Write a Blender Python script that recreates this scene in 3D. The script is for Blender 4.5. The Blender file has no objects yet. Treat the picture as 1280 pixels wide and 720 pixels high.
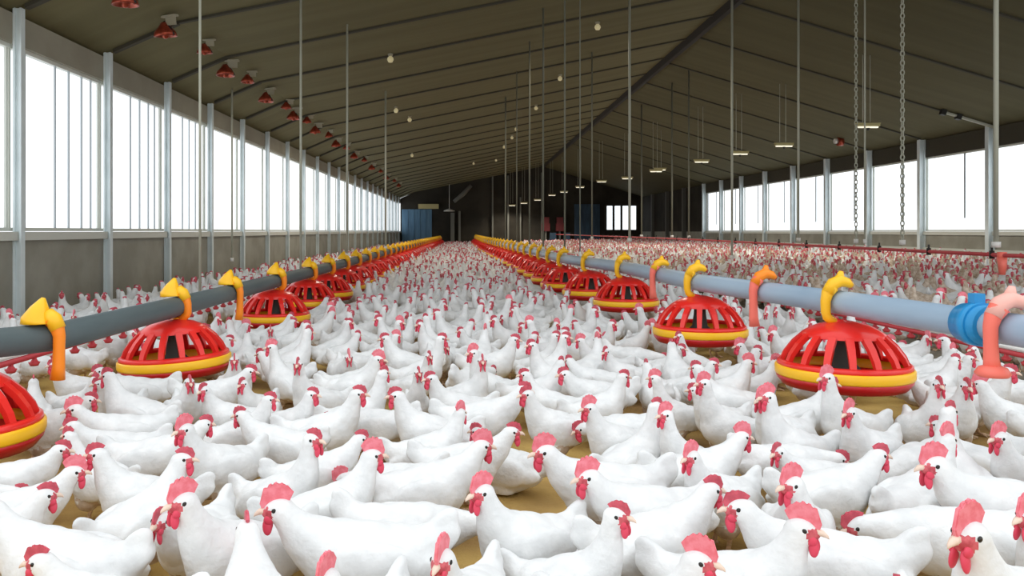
import bpy, bmesh, math, random
import numpy as np
from mathutils import Vector, Matrix, noise
R = random.Random(7)
PI = math.pi
C = bpy.context.scene.collection
F, VX, VY, H = 1000.0, 585.0, 289.0, 1.0       # focal length in px, vanishing point, eye height

# ------------------------------------------------------------------ materials
def mat(name, col, rough=0.6, metal=0.0, spec=0.4, n_scale=None, n_amt=0.15, col2=None, bump=0.0, bscale=40, sss=0.0, emit=None, est=0.0, stretch=None):
    m = bpy.data.materials.new(name); m.use_nodes = True
    nt = m.node_tree; b = nt.nodes['Principled BSDF']
    b.inputs['Base Color'].default_value = (*col, 1)
    b.inputs['Roughness'].default_value = rough
    b.inputs['Metallic'].default_value = metal
    b.inputs['Specular IOR Level'].default_value = spec
    if emit: b.inputs['Emission Color'].default_value = (*emit, 1); b.inputs['Emission Strength'].default_value = est
    tc = nt.nodes.new('ShaderNodeTexCoord'); src = tc.outputs['Object']
    if stretch:
        mp = nt.nodes.new('ShaderNodeMapping'); mp.inputs['Scale'].default_value = stretch
        nt.links.new(src, mp.inputs['Vector']); src = mp.outputs['Vector']
    if n_scale:
        n = nt.nodes.new('ShaderNodeTexNoise'); n.inputs['Scale'].default_value = n_scale; n.inputs['Detail'].default_value = 4
        r = nt.nodes.new('ShaderNodeValToRGB')
        c2 = col2 if col2 else tuple(c*(1-n_amt*2) for c in col)
        r.color_ramp.elements[0].position = .38; r.color_ramp.elements[0].color = (*c2, 1)
        r.color_ramp.elements[1].position = .62; r.color_ramp.elements[1].color = (*col, 1)
        nt.links.new(src, n.inputs['Vector']); nt.links.new(n.outputs['Fac'], r.inputs['Fac']); nt.links.new(r.outputs['Color'], b.inputs['Base Color'])
    if bump:
        n = nt.nodes.new('ShaderNodeTexNoise'); n.inputs['Scale'].default_value = bscale; n.inputs['Detail'].default_value = 3
        bp = nt.nodes.new('ShaderNodeBump'); bp.inputs['Strength'].default_value = bump; bp.inputs['Distance'].default_value = .01
        nt.links.new(src, n.inputs['Vector']); nt.links.new(n.outputs['Fac'], bp.inputs['Height']); nt.links.new(bp.outputs['Normal'], b.inputs['Normal'])
    return m
M = {}
M['feather'] = mat('white_feather', (.83,.83,.82), .8, spec=.15, n_scale=14, col2=(.73,.735,.73), bump=.5, bscale=38)
M['dirty'] = mat('brownish_feather', (.66,.56,.46), .9, spec=.1, n_scale=30, col2=(.45,.34,.25))  # soiled belly feathers; also the whole plumage of some deck birds
M['face'] = mat('red_face_skin', (.66,.13,.15), .55, n_scale=80, col2=(.48,.06,.08))
M['comb'] = mat('pink_red_comb', (.86,.25,.30), .5, n_scale=60, col2=(.78,.16,.20))
M['combdk'] = mat('deep_red_comb', (.66,.11,.15), .5, n_scale=60, col2=(.50,.07,.10))
M['wattle'] = mat('crimson_wattle', (.72,.06,.11), .45)
M['beak'] = mat('horn_beak', (.80,.62,.50), .5)
M['leg'] = mat('scaly_leg', (.75,.52,.33), .6, n_scale=90)
M['eye'] = mat('dark_eye', (.02,.015,.012), .15)
M['litter'] = mat('golden_litter', (.60,.40,.13), .95, spec=.1, n_scale=1.6, col2=(.30,.18,.07), bump=.8, bscale=60)
M['slat'] = mat('grey_slats', (.30,.27,.21), .9, n_scale=6, col2=(.2,.17,.13))
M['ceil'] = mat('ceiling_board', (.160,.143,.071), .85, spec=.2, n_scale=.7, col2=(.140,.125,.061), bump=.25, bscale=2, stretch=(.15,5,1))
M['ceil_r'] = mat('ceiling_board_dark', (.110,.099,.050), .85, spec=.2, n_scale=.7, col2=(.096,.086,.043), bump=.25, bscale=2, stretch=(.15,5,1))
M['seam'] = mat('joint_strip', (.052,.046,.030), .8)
M['ridge'] = mat('ridge_board', (.022,.018,.013), .85)
M['concrete'] = mat('concrete_panel', (.33,.32,.27), .9, n_scale=2.2, col2=(.27,.26,.215), bump=.3, bscale=20)
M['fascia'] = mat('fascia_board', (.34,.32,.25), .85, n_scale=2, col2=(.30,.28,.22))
M['steel'] = mat('galvanised_steel', (.72,.79,.80), .5, n_scale=3, col2=(.64,.71,.72))
M['rail'] = mat('sill_rail', (.62,.63,.57), .6)
M['mull'] = mat('grey_mullion', (.42,.46,.48), .6)
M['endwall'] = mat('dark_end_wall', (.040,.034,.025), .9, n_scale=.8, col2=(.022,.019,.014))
M['endpost'] = mat('dark_grey_post', (.15,.15,.13), .7)
M['blue'] = mat('blue_panel', (.10,.20,.30), .6, n_scale=1, col2=(.07,.15,.24), stretch=(6,1,1))
M['bluedk'] = mat('dark_blue_panel', (.04,.085,.14), .6, n_scale=1, col2=(.03,.06,.1), stretch=(6,1,1))
M['red'] = mat('red_plastic', (.80,.025,.018), .28, spec=.5)
M['reddk'] = mat('deep_red_plastic', (.55,.012,.015), .3, spec=.5)
M['yellow'] = mat('yellow_plastic', (.95,.52,.015), .35)
M['orange'] = mat('orange_plastic', (.95,.26,.012), .35)
M['pink'] = mat('faded_red_plastic', (.90,.18,.13), .4)
M['pale'] = mat('pale_pink_plastic', (.88,.45,.38), .5)
M['dark'] = mat('dark_feed', (.05,.055,.045), .7)
M['pipe_l'] = mat('slate_grey_pipe', (.11,.14,.145), .55, spec=.2, n_scale=5, col2=(.09,.115,.12), stretch=(1,.2,1))
M['pipe_r'] = mat('pale_blue_grey_pipe', (.36,.47,.58), .4, n_scale=4, col2=(.29,.39,.50), stretch=(1,.25,1))
M['coupler'] = mat('bright_blue_plastic', (.02,.28,.60), .35)
M['drink'] = mat('drinker_red', (.55,.05,.06), .45)
M['dimred'] = mat('dark_red_paint', (.12,.012,.015), .6)
M['white'] = mat('white_plastic', (.72,.70,.66), .5)
M['cord'] = mat('pale_cord', (.42,.42,.34), .7); M['dimcord'] = mat('grey_cord', (.16,.16,.12), .7)
M['copper'] = mat('copper_red_metal', (.45,.08,.04), .3, metal=.6, n_scale=20, col2=(.25,.04,.02))
M['beige'] = mat('beige_bracket', (.36,.33,.24), .7)
M['black'] = mat('black_plastic', (.02,.018,.016), .5)
M['bulb'] = mat('frosted_bulb', (.62,.55,.30), .5, emit=(1,.85,.5), est=.12)
M['tubelight'] = mat('tube_light', (.8,.76,.6), .5, emit=(1,.93,.75), est=.55)
M['lampyel'] = mat('yellowed_lamp_housing', (.50,.43,.20), .5)
# corrugated translucent sheet: mostly clear, lets the daylight through
def sheet_mat():
    m = bpy.data.materials.new('translucent_sheet'); m.use_nodes = True; nt = m.node_tree; nt.nodes.clear()
    o = nt.nodes.new('ShaderNodeOutputMaterial'); mx = nt.nodes.new('ShaderNodeMixShader'); t = nt.nodes.new('ShaderNodeBsdfTransparent'); d = nt.nodes.new('ShaderNodeBsdfTranslucent')
    t.inputs[0].default_value = (.97,.985,1,1); d.inputs[0].default_value = (.95,.97,1,1); mx.inputs[0].default_value = .10
    nt.links.new(t.outputs[0], mx.inputs[1]); nt.links.new(d.outputs[0], mx.inputs[2]); nt.links.new(mx.outputs[0], o.inputs[0])
    return m
M['sheet'] = sheet_mat()

# ------------------------------------------------------------------ mesh helpers
def box(bm, x0, x1, y0, y1, z0, z1, mi=0):
    vs = [bm.verts.new(p) for p in ((x0,y0,z0),(x1,y0,z0),(x1,y1,z0),(x0,y1,z0),(x0,y0,z1),(x1,y0,z1),(x1,y1,z1),(x0,y1,z1))]
    for f in ((0,3,2,1),(4,5,6,7),(0,1,5,4),(1,2,6,5),(2,3,7,6),(3,0,4,7)):
        bm.faces.new([vs[i] for i in f]).material_index = mi
def prism(bm, pts, y0, y1, mi=0):          # polygon in XZ extruded along Y
    a = [bm.verts.new((x,y0,z)) for x,z in pts]; b = [bm.verts.new((x,y1,z)) for x,z in pts]
    n = len(pts)
    bm.faces.new(a).material_index = mi; bm.faces.new(b[::-1]).material_index = mi
    for i in range(n):
        bm.faces.new([a[i], b[i], b[(i+1)%n], a[(i+1)%n]]).material_index = mi
def tube(bm, pts, rs, n=10, mi=0, flat=1.0, caps=True):
    pts = [Vector(p) for p in pts]
    if not hasattr(rs, '__len__'): rs = [rs]*len(pts)
    rings = []; prev = None
    for i, p in enumerate(pts):
        d = (pts[min(i+1,len(pts)-1)] - pts[max(i-1,0)]).normalized()
        if prev is None:
            u = Vector((0,1,0)) if abs(d.y) < .9 else Vector((1,0,0))
        else: u = prev
        u = (u - d*u.dot(d)).normalized(); v = d.cross(u); prev = u
        rings.append([bm.verts.new(p + u*math.cos(2*PI*k/n)*rs[i] + v*math.sin(2*PI*k/n)*rs[i]*flat) for k in range(n)])
    for a, b in zip(rings, rings[1:]):
        for k in range(n):
            f = bm.faces.new([a[k], a[(k+1)%n], b[(k+1)%n], b[k]]); f.material_index = mi; f.smooth = True
    if caps:
        bm.faces.new(rings[0][::-1]).material_index = mi; bm.faces.new(rings[-1]).material_index = mi
def lathe(bm, prof, n=32, mi=0, c=(0,0,0)):  # profile (r,z)
    rings = []
    for r, z in prof:
        if r < 1e-5: rings.append([bm.verts.new((c[0],c[1],c[2]+z))])
        else: rings.append([bm.verts.new((c[0]+r*math.cos(2*PI*k/n), c[1]+r*math.sin(2*PI*k/n), c[2]+z)) for k in range(n)])
    for a, b in zip(rings, rings[1:]):
        for k in range(n):
            k2 = (k+1)%n
            vs = ([a[0]] if len(a)==1 else [a[k],a[k2]]) + ([b[0]] if len(b)==1 else [b[k2],b[k]])
            if len(vs) > 2:
                f = bm.faces.new(vs); f.smooth = True; f.material_index = mi
def ellipsoid(bm, c, r, rot=(0,0,0), u=14, v=10, mi=0):
    from mathutils import Euler
    mt = Matrix.Translation(c) @ Euler(rot).to_matrix().to_4x4() @ Matrix.Diagonal((*r,1))
    g = bmesh.ops.create_uvsphere(bm, u_segments=u, v_segments=v, radius=1, matrix=mt)
    for vv in g['verts']:
        for f in vv.link_faces: f.smooth = True; f.material_index = mi
def mk(name, bm, mats, parent=None, fix=True):
    me = bpy.data.meshes.new(name)
    if fix: bmesh.ops.recalc_face_normals(bm, faces=bm.faces)
    bm.to_mesh(me); bm.free()
    for m in (mats if isinstance(mats, (list,tuple)) else [mats]): me.materials.append(m)
    o = bpy.data.objects.new(name, me); C.objects.link(o)
    if parent: o.parent = parent
    return o
def tag(o, label=None, cat=None, group=None, kind=None):
    if label: o['label'] = label
    if cat: o['category'] = cat
    if group: o['group'] = group
    if kind: o['kind'] = kind
    return o
def empty(name, loc):
    o = bpy.data.objects.new(name, None); C.objects.link(o); o.location = loc; o.empty_display_size = .1
    return o
def struct(name, bm, m, label=None, cat=None, parent=None):
    o = mk(name, bm, m, parent)
    if not parent: tag(o, label, cat, None, 'structure')
    return o
def copy_tree(o, parent=None):
    c = o.copy(); C.objects.link(c)
    if parent:
        c.parent = parent
    for ch in CH.get(o.name, []): copy_tree(ch, c)
    return c
CH = {}
def remember(o):
    CH[o.name] = [x for x in C.objects if x.parent == o]
    for x in CH[o.name]: remember(x)
ORD = ['zero','first','second','third','fourth','fifth','sixth','seventh','eighth','ninth','tenth','eleventh','twelfth','thirteenth','fourteenth','fifteenth',
       'sixteenth','seventeenth','eighteenth','nineteenth','twentieth','twenty-first','twenty-second','twenty-third','twenty-fourth','twenty-fifth','twenty-sixth','twenty-seventh','twenty-eighth','twenty-ninth','thirtieth']

# ------------------------------------------------------------------ camera
cam = bpy.data.cameras.new('camera'); co = bpy.data.objects.new('camera', cam); C.objects.link(co)
cam.sensor_width = 36; cam.lens = F/1280*36; cam.shift_x = (640-VX)/1280; cam.shift_y = -(360-VY)/1280
co.location = (0,0,H); co.rotation_euler = (PI/2,0,0); cam.clip_end = 300; cam.clip_start = .05
bpy.context.scene.camera = co

# ------------------------------------------------------------------ the house
XL, XR, YE, Y0R, Y0W = -4.4, 11.3, 52.0, 5.5, 2.0  # ceiling starts well ahead of the camera so skylight reaches the front birds
SILL, TOP = H, H+1.82
RX, RZ = 4.84, H+4.21                       # ridge
EL, ER = H+2.13, H+2.26                     # eaves
KX, KZ = -3.5, H+2.54                       # knee of the left ceiling
def ceil_z(x):
    if x < KX: return EL + (x-XL)/(KX-XL)*(KZ-EL)
    if x < RX: return KZ + (x-KX)/(RX-KX)*(RZ-KZ)
    return RZ + (x-RX)/(XR-RX)*(ER-RZ)
bm = bmesh.new(); box(bm, XL-.3, XR+.3, -2.5, YE+.3, -.12, 0); struct('floor', bm, M['litter'], 'golden brown litter floor under the flock', 'floor')
t = .12
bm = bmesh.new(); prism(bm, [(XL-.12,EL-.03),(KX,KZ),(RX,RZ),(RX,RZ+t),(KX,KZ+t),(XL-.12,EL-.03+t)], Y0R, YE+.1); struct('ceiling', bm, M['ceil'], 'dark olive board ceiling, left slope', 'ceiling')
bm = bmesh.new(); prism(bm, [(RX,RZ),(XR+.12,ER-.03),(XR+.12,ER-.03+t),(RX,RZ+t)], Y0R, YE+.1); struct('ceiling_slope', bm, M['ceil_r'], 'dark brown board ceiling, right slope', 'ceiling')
ntrim = [0]
def trim(bm, m, label):
    ntrim[0] += 1
    return struct('trim_%d' % ntrim[0], bm, m, label, 'trim')
bm = bmesh.new(); prism(bm, [(RX-.12,ceil_z(RX-.12)+.01),(RX+.12,ceil_z(RX+.12)+.01),(RX+.05,RZ-.14),(RX-.05,RZ-.14)], Y0R, YE); trim(bm, M['ridge'], 'dark ridge board running the length of the ceiling')
DL = [7.76+1.925*k for k in range(-3, 24)]; DL = [d for d in DL if d < YE-.3]
DR = [17.2+2.61*k for k in range(-5, 9)]
END_R = DR[-1]
# walls below the sills, and fascia above the windows
bm = bmesh.new(); box(bm, XL-.15, XL, Y0W, YE, 0, SILL-.02); struct('wall_left', bm, M['concrete'], 'grey brown concrete dwarf wall along the left side', 'wall')
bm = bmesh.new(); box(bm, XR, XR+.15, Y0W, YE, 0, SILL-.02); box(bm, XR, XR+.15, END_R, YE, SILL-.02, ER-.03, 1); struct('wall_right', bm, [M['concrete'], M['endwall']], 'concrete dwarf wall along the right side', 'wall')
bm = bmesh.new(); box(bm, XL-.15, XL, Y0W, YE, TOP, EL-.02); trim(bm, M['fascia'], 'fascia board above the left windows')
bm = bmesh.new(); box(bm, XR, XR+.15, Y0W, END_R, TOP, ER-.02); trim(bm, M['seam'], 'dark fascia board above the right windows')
bm = bmesh.new(); box(bm, XL-.02, XL+.05, Y0W, YE, SILL-.09, SILL-.005); trim(bm, M['rail'], 'pale sill rail along the left wall')
bm = bmesh.new(); box(bm, XR-.05, XR+.02, Y0W, END_R, SILL-.09, SILL-.005); trim(bm, M['rail'], 'pale sill rail along the right wall')
bm = bmesh.new(); box(bm, XR-.07, XR-.001, Y0W, END_R, .42, .60); trim(bm, M['rail'], 'pale ledge low on the right wall')
# posts
def ibeam(bm, x0, x1, yc, w, z0, z1):
    box(bm, x0, x0+.02, yc-w/2, yc+w/2, z0, z1); box(bm, x1-.02, x1, yc-w/2, yc+w/2, z0, z1); box(bm, x0+.02, x1-.02, yc-.012, yc+.012, z0, z1)
for i, d in enumerate(DL):
    bm = bmesh.new(); ibeam(bm, XL+.002, XL+.085, d, .07, 0, ceil_z(XL+.1)-.015); trim(bm, M['steel'], 'pale steel window post on the left wall')
for i, d in enumerate(DR):
    bm = bmesh.new(); ibeam(bm, XR-.15, XR-.002, d, .12, 0, ceil_z(XR-.1)-.03); trim(bm, M['steel'], 'pale steel window post on the right wall')
# ceiling joints, one per post
for d in DL:
    if d < Y0R+.1: continue
    bm = bmesh.new()
    a = .045
    prism(bm, [(XL+.12,ceil_z(XL+.12)-.03),(KX,KZ-.04),(KX,KZ+.01),(XL+.12,ceil_z(XL+.12)+.01)], d-.04, d+.04)
    prism(bm, [(KX,KZ-.03),(RX-.1,ceil_z(RX-.1)-.03),(RX-.1,ceil_z(RX-.1)+.01),(KX,KZ+.01)], d-.03, d+.03)
    trim(bm, M['seam'], 'dark joint strip across the left ceiling')
for d in DR:
    if d < Y0R+.1: continue
    bm = bmesh.new()
    prism(bm, [(RX+.1,ceil_z(RX+.1)-.03),(XR-.1,ceil_z(XR-.1)-.03),(XR-.1,ceil_z(XR-.1)+.01),(RX+.1,ceil_z(RX+.1)+.01)], d-.03, d+.03)
    trim(bm, M['seam'], 'dark joint strip across the right ceiling')
# windows: translucent sheet with grey bars in a frame, one per bay
nwin = [0]
def window(side, y0, y1, far):
    nwin[0] += 1
    x = XL-.07 if side < 0 else XR+.07
    bm = bmesh.new()
    box(bm, x-.03, x+.03, y0, y1, SILL, SILL+.035); box(bm, x-.03, x+.03, y0, y1, TOP-.04, TOP)
    box(bm, x-.012, x+.012, y0, y0+.03, SILL+.035, TOP-.04); box(bm, x-.012, x+.012, y1-.03, y1, SILL+.035, TOP-.04)
    o = struct('window_%d' % nwin[0], bm, M['rail'], 'bright window bay in the %s wall' % ('left' if side < 0 else 'right'), 'window')
    bm = bmesh.new(); w = y1-y0-.06; n = 40
    pts = [(x + .003*math.sin(k*PI/2.0)*(1 if side>0 else -1), y0+.03+w*k/n) for k in range(n+1)]
    a = [bm.verts.new((p[0],p[1],SILL+.035)) for p in pts]; b = [bm.verts.new((p[0],p[1],TOP-.04)) for p in pts]
    a2 = [bm.verts.new((p[0]+.004,p[1],SILL+.035)) for p in pts]
    for k in range(n): bm.faces.new([a[k],a[k+1],b[k+1],b[k]])
    for v in a2: bm.verts.remove(v)
    pane = mk('pane', bm, M['sheet'], o)
    if side < 0: fr = (.13,.46,.62,.78,.90)
    else: fr = (.42,)
    for j, q in enumerate(fr if not far else fr[:1]):
        bm = bmesh.new(); th = .022 if j == 0 else .007
        yy = y0+w*q
        box(bm, x+(.01 if side<0 else -.03), x+(.03 if side<0 else -.01), yy-th, yy+th, SILL+.03 if side<0 else SILL+.3, TOP-.04)
        mk('bar', bm, M['mull'], o)
ys = [Y0W]+DL+[YE]
for a, b in zip(ys, ys[1:]):
    if b-a > .3: window(-1, a+.01, b-.01, a > 13)
ys = [Y0W]+DR
for a, b in zip(ys, ys[1:]):
    if b-a > .3: window(1, a+.01, b-.01, a > 30)
# end wall
def hole_wall():
    bm = bmesh.new(); y0, y1 = YE, YE+.15
    wx0, wx1, wz0, wz1 = 8.95, 11.0, H+.1, H+1.65
    prism(bm, [(XL,0),(wx0,0),(wx0,ceil_z(wx0)),(RX,RZ),(KX,KZ),(XL,EL)], y0, y1)
    prism(bm, [(wx0,0),(wx1,0),(wx1,wz0),(wx0,wz0)], y0, y1)
    prism(bm, [(wx0,wz1),(wx1,wz1),(wx1,ceil_z(wx1)),(wx0,ceil_z(wx0))], y0, y1)
    prism(bm, [(wx1,0),(XR,0),(XR,ER),(wx1,ceil_z(wx1))], y0, y1)
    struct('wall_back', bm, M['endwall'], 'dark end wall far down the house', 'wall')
    bm = bmesh.new()
    for q in range(5):
        xx = wx0+(wx1-wx0)*q/4
        box(bm, xx-.07, xx+.07, y0-.03, y0+.05, wz0, wz1)
    box(bm, wx0, wx1, y0-.03, y0+.05, wz0-.05, wz0); box(bm, wx0, wx1, y0-.03, y0+.05, wz1, wz1+.05)
    nwin[0] += 1
    o = struct('window_%d' % nwin[0], bm, M['seam'], 'small four-light window in the end wall', 'window')
    bm = bmesh.new(); box(bm, wx0+.01, wx1-.01, y0+.06, y0+.07, wz0+.01, wz1-.01); mk('pane', bm, M['sheet'], o)
hole_wall()
def door(n, x0, x1, z1, m, label):
    bm = bmesh.new(); box(bm, x0, x1, YE-.09, YE-.005, 0, z1)
    o = struct('door_%d' % n, bm, m, label, 'door')
    bm = bmesh.new()
    for q in range(1, 5):
        xx = x0+(x1-x0)*q/5; box(bm, xx-.03, xx+.03, YE-.12, YE-.085, .1, z1-.1)
    mk('door_rib', bm, m, o)
door(1, -4.3, -2.35, H+1.42, M['blue'], 'blue double door at the left of the end wall')
door(2, 6.9, 8.55, H+1.75, M['bluedk'], 'dark blue door left of the end wall window')
for x, w, z1, m in ((-1.0,.25,H+1.2,'endpost'),(-.55,.14,H+1.3,'endpost'),(1.6,.1,H+3.6,'endpost'),(2.6,.1,H+3.6,'endpost'),(3.4,.08,H+2.2,'endpost'),(4.8,.12,H+3.8,'endpost')):
    bm = bmesh.new(); box(bm, x-w/2, x+w/2, YE-.25, YE-.01, 0, z1); trim(bm, M[m], 'dark grey post against the end wall')
for x, y in ((XR-.1, 41.5),(XR-.1,45),(XR-.1,48.5)):
    bm = bmesh.new(); box(bm, x-.09, x+.09, y-.09, y+.09, 0, ceil_z(x)-.05); trim(bm, M['endpost'], 'grey post on the dark end of the right wall')
# raised slatted deck along the right wall
PX0, PH = 3.32, .17
def deck_z(x): return .05 + PH*(x-PX0)/(XR-PX0)
bm = bmesh.new(); prism(bm, [(PX0,.02),(PX0,.05),(XR-.08,deck_z(XR-.08)),(XR-.08,deck_z(XR-.08)-.03)], 2.0, YE-.3)
for q in (PX0+.02, PX0+2.6, PX0+5.2, XR-.14): box(bm, q, q+.05, 2.0, YE-.3, 0, deck_z(q)-.02)
tag(mk('floor_deck', bm, M['slat']), 'low grey slatted deck under the birds along the right wall', 'platform', None, 'structure')

# ------------------------------------------------------------------ feeder lines
def interp(tab, d):
    return float(np.interp(d, [a for a, _ in tab], [b for _, b in tab]))
ROW_R = [(1.6,2.02),(2.6,1.95),(3.88,1.82),(5.4,1.565),(7.6,1.50),(10,1.22),(14.7,1.12),(31,.66),(51,.45)]
ROW_L = [(1.6,-2.6),(2.98,-1.92),(3.3,-1.70),(4.6,-1.68),(51,-1.72)]
def pipe(name, tab, z, r, m, label, y0, y1):
    bm = bmesh.new()
    ys = sorted(set([round(float(q),3) for q in np.concatenate([np.arange(y0, 12, .4), np.arange(12, y1, 2.0), [y1]])] + [a for a, _ in tab if y0 < a < y1]))
    tube(bm, [(interp(tab,y), y, z) for y in ys], r, 20)
    o = mk(name, bm, m); return tag(o, label, 'pipe')
ZPL, ZPR = .565, .652
pipe('auger_pipe', ROW_L, ZPL, .058, M['pipe_l'], 'slate grey feed pipe running down the left row of red feeders', 1.7, 51.5)
rp = pipe('auger_pipe', ROW_R, ZPR, .058, M['pipe_r'], 'pale blue grey feed pipe running down the right row of red feeders', 1.7, 51.5)
def drop_tube(parent, base_z, pipe_z, tubm, hoodm, flip, straight=False):
    # tube rises beside the pipe on the side of the aisle, its pointed hood is hooked over the pipe
    s = flip; pz = pipe_z
    bm = bmesh.new()
    low = [(s*.078,0,base_z),(s*.083,0,base_z+.05)] if straight else [(s*.042,0,base_z),(s*.079,0,base_z+.030)]
    tube(bm, low + [(s*.085,0,pz-.040),(s*.086,0,pz+.01),(s*.078,0,pz+.045),(s*.056,0,pz+.078)], ([.030,.025] if straight else [.024,.022]) + [.023,.024,.028,.033], 14)
    mk('drop_tube', bm, tubm, parent)
    bm = bmesh.new()
    if s > 0:
        tube(bm, [(-s*.004,0,pz+.062),(-s*.004,0,pz+.078),(s*.008,0,pz+.120),(s*.022,0,pz+.165)], [.062,.060,.038,.008], 14, flat=1.0)
        tube(bm, [(s*.082,0,pz+.038),(s*.062,0,pz+.078),(s*.036,0,pz+.105)], [.030,.034,.026], 12)
    else:
        tube(bm, [(s*.078,0,pz+.048),(s*.050,0,pz+.092),(s*.016,0,pz+.108),(-s*.020,0,pz+.098),(-s*.040,0,pz+.082)], [.031,.034,.034,.026,.016], 14, flat=.9)
        tube(bm, [(s*.020,0,pz+.11),(s*.014,0,pz+.135),(s*.010,0,pz+.155)], [.022,.018,.010], 12)
    mk('pipe_clip', bm, hoodm, parent)
def make_pan(tm, hm, pipe_dz, flip, grill='red', label_parts=True):
    # origin at the bottom of the dish; rim radius .31
    root = empty('feeder_pan', (0,0,0))
    bm = bmesh.new()
    lathe(bm, [(0,.0),(.22,.0),(.278,.010),(.303,.040),(.308,.060),(.296,.060),(.25,.03),(.10,.022),(0,.03)], 40)
    mk('dish', bm, M['reddk'], root)
    bm = bmesh.new()
    lathe(bm, [(.296,.058),(.308,.058),(.312,.066),(.312,.098),(.305,.106),(.292,.106),(.292,.058)], 40)
    mk('rim_band', bm, M['yellow'], root)
    bm = bmesh.new()
    lathe(bm, [(.292,.104),(.303,.104),(.300,.122),(.286,.132),(.280,.12),(.288,.104)], 40)
    nr = 16
    prof = [(.292,.118),(.272,.165),(.236,.215),(.19,.258),(.14,.288),(.085,.305)]
    for k in range(nr):
        a = 2*PI*k/nr + .1
        ra, rb = [], []
        for j, (r, z) in enumerate(prof):
            wdt = (.017,.019,.021,.022,.02,.02)[j]
            tdir = Vector((-math.sin(a), math.cos(a), 0)); rad = Vector((math.cos(a), math.sin(a), 0))
            c = rad*r + Vector((0,0,z))
            ra.append((bm.verts.new(c - tdir*wdt*.8), bm.verts.new(c + tdir*wdt*.8), bm.verts.new(c*.93 + tdir*wdt*.8 + Vector((0,0,-.0))), bm.verts.new(c*.93 - tdir*wdt*.8)))
        for p, q in zip(ra, ra[1:]):
            for u in range(4): bm.faces.new([p[u], p[(u+1)%4], q[(u+1)%4], q[u]])
        bm.faces.new(ra[0]); bm.faces.new(ra[-1][::-1])
    lathe(bm, [(.190,.246),(.188,.262),(.15,.286),(.115,.302),(.075,.312),(.045,.320),(.03,.320),(.03,.30),(.1,.285),(.14,.265),(.18,.244)], 32)
    mk('grill', bm, M['red'], root)
    bm = bmesh.new(); lathe(bm, [(0,.29),(.035,.29),(.04,.2),(.05,.12),(.12,.05),(.13,.032),(0,.032)], 24)
    mk('feed_cone', bm, M['dark'], root)
    bm = bmesh.new(); tube(bm, [(0,0,.290),(flip*.014,0,.302),(flip*.044,0,.312)], [.034,.027,.024], 12); mk('collar', bm, tm if flip > 0 else M['red'], root)
    drop_tube(root, .310, pipe_dz, tm, hm, flip)
    remember(root); return root
ZL, ZR = .175, .245        # height of the dish bottom
panL = make_pan(M['orange'], M['yellow'], ZPL-ZL, 1)
panR = make_pan(M['yellow'], M['yellow'], ZPR-ZR, -1)
def copy_pan(src, first, loc):
    o = src if first else copy_tree(src)
    o.location = loc; return o
PANS = []
dl = [2.98, 4.6, 6.95, 8.4, 9.55]; 
while dl[-1] < 48: dl.append(dl[-1]+1.2)
dr = [3.88, 5.4, 7.6, 8.85]
while dr[-1] < 48: dr.append(dr[-1]+1.2)
LBL = {0:'red feeder pan cut off by the left edge of the photo',1:'large red dome feeder pan with yellow rim, nearest whole pan of the left row',2:'second whole red feeder pan of the left row, behind the nearest one',
       3:'darker red feeder pan beyond the second whole pan of the left row'}
LBR = {0:'largest red dome feeder pan with yellow rim and yellow neck, nearest in the right row',1:'second red feeder pan of the right row, partly hidden by white necks',2:'third red feeder pan of the right row, behind the second'}
for i, d in enumerate(dl):
    o = copy_pan(panL, i == 0, (interp(ROW_L,d), d, ZL)); PANS.append((interp(ROW_L,d), d)); o.rotation_euler[1] = .0
    if i in (1,): o.rotation_euler[1] = -.05
    o.rotation_euler[2] = 0
    tag(o, LBL.get(i) or ('red feeder pan, %s of the left row counting from the left edge' % ORD[i+1] if i < 10 else 'small distant red feeder pan in the overlapping far part of the left row'), 'feeder', 'red and yellow feeder pans')
for i, d in enumerate(dr):
    o = copy_pan(panR, i == 0, (interp(ROW_R,d), d, ZR)); PANS.append((interp(ROW_R,d), d))
    tag(o, LBR.get(i) or ('red feeder pan, %s of the right row counting from the nearest' % ORD[i+1] if i < 10 else 'small distant red feeder pan in the overlapping far part of the right row'), 'feeder', 'red and yellow feeder pans')
def make_clip(x, d, pz, tm, hm, flip, low, label, foot=None):
    root = empty('feed_outlet', (x, d, low))
    drop_tube(root, 0, pz-low, tm, hm, flip, True)
    if foot:
        bm = bmesh.new(); lathe(bm, [(0,-.012),(.05,-.012),(.058,0),(.045,.02),(.02,.03),(0,.03)], 16, c=(flip*.078,0,0)); mk('foot', bm, foot, root)
    tag(root, label, 'feed outlet', 'plastic outlets clipped over the feed pipes')
make_clip(interp(ROW_L,3.24), 3.24, ZPL, M['orange'], M['yellow'], 1, .40, 'orange outlet tube with yellow hood on the left pipe near the left edge')
make_clip(interp(ROW_L,5.6), 5.6, ZPL, M['orange'], M['yellow'], 1, .38, 'orange outlet tube between the two nearest whole pans of the left row')
make_clip(interp(ROW_R,2.82), 2.82, ZPR, M['pink'], M['pale'], -1, .50, 'faded pink red outlet tube beside the blue coupler on the right pipe', M['pink'])
make_clip(interp(ROW_R,4.55), 4.55, ZPR, M['pink'], M['orange'], -1, .46, 'pinkish red outlet tube between the two nearest pans of the right row')
make_clip(interp(ROW_R,6.3), 6.3, ZPR, M['pink'], M['yellow'], -1, .47, 'small outlet with pink tube and yellow hood behind the second right pan')
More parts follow.
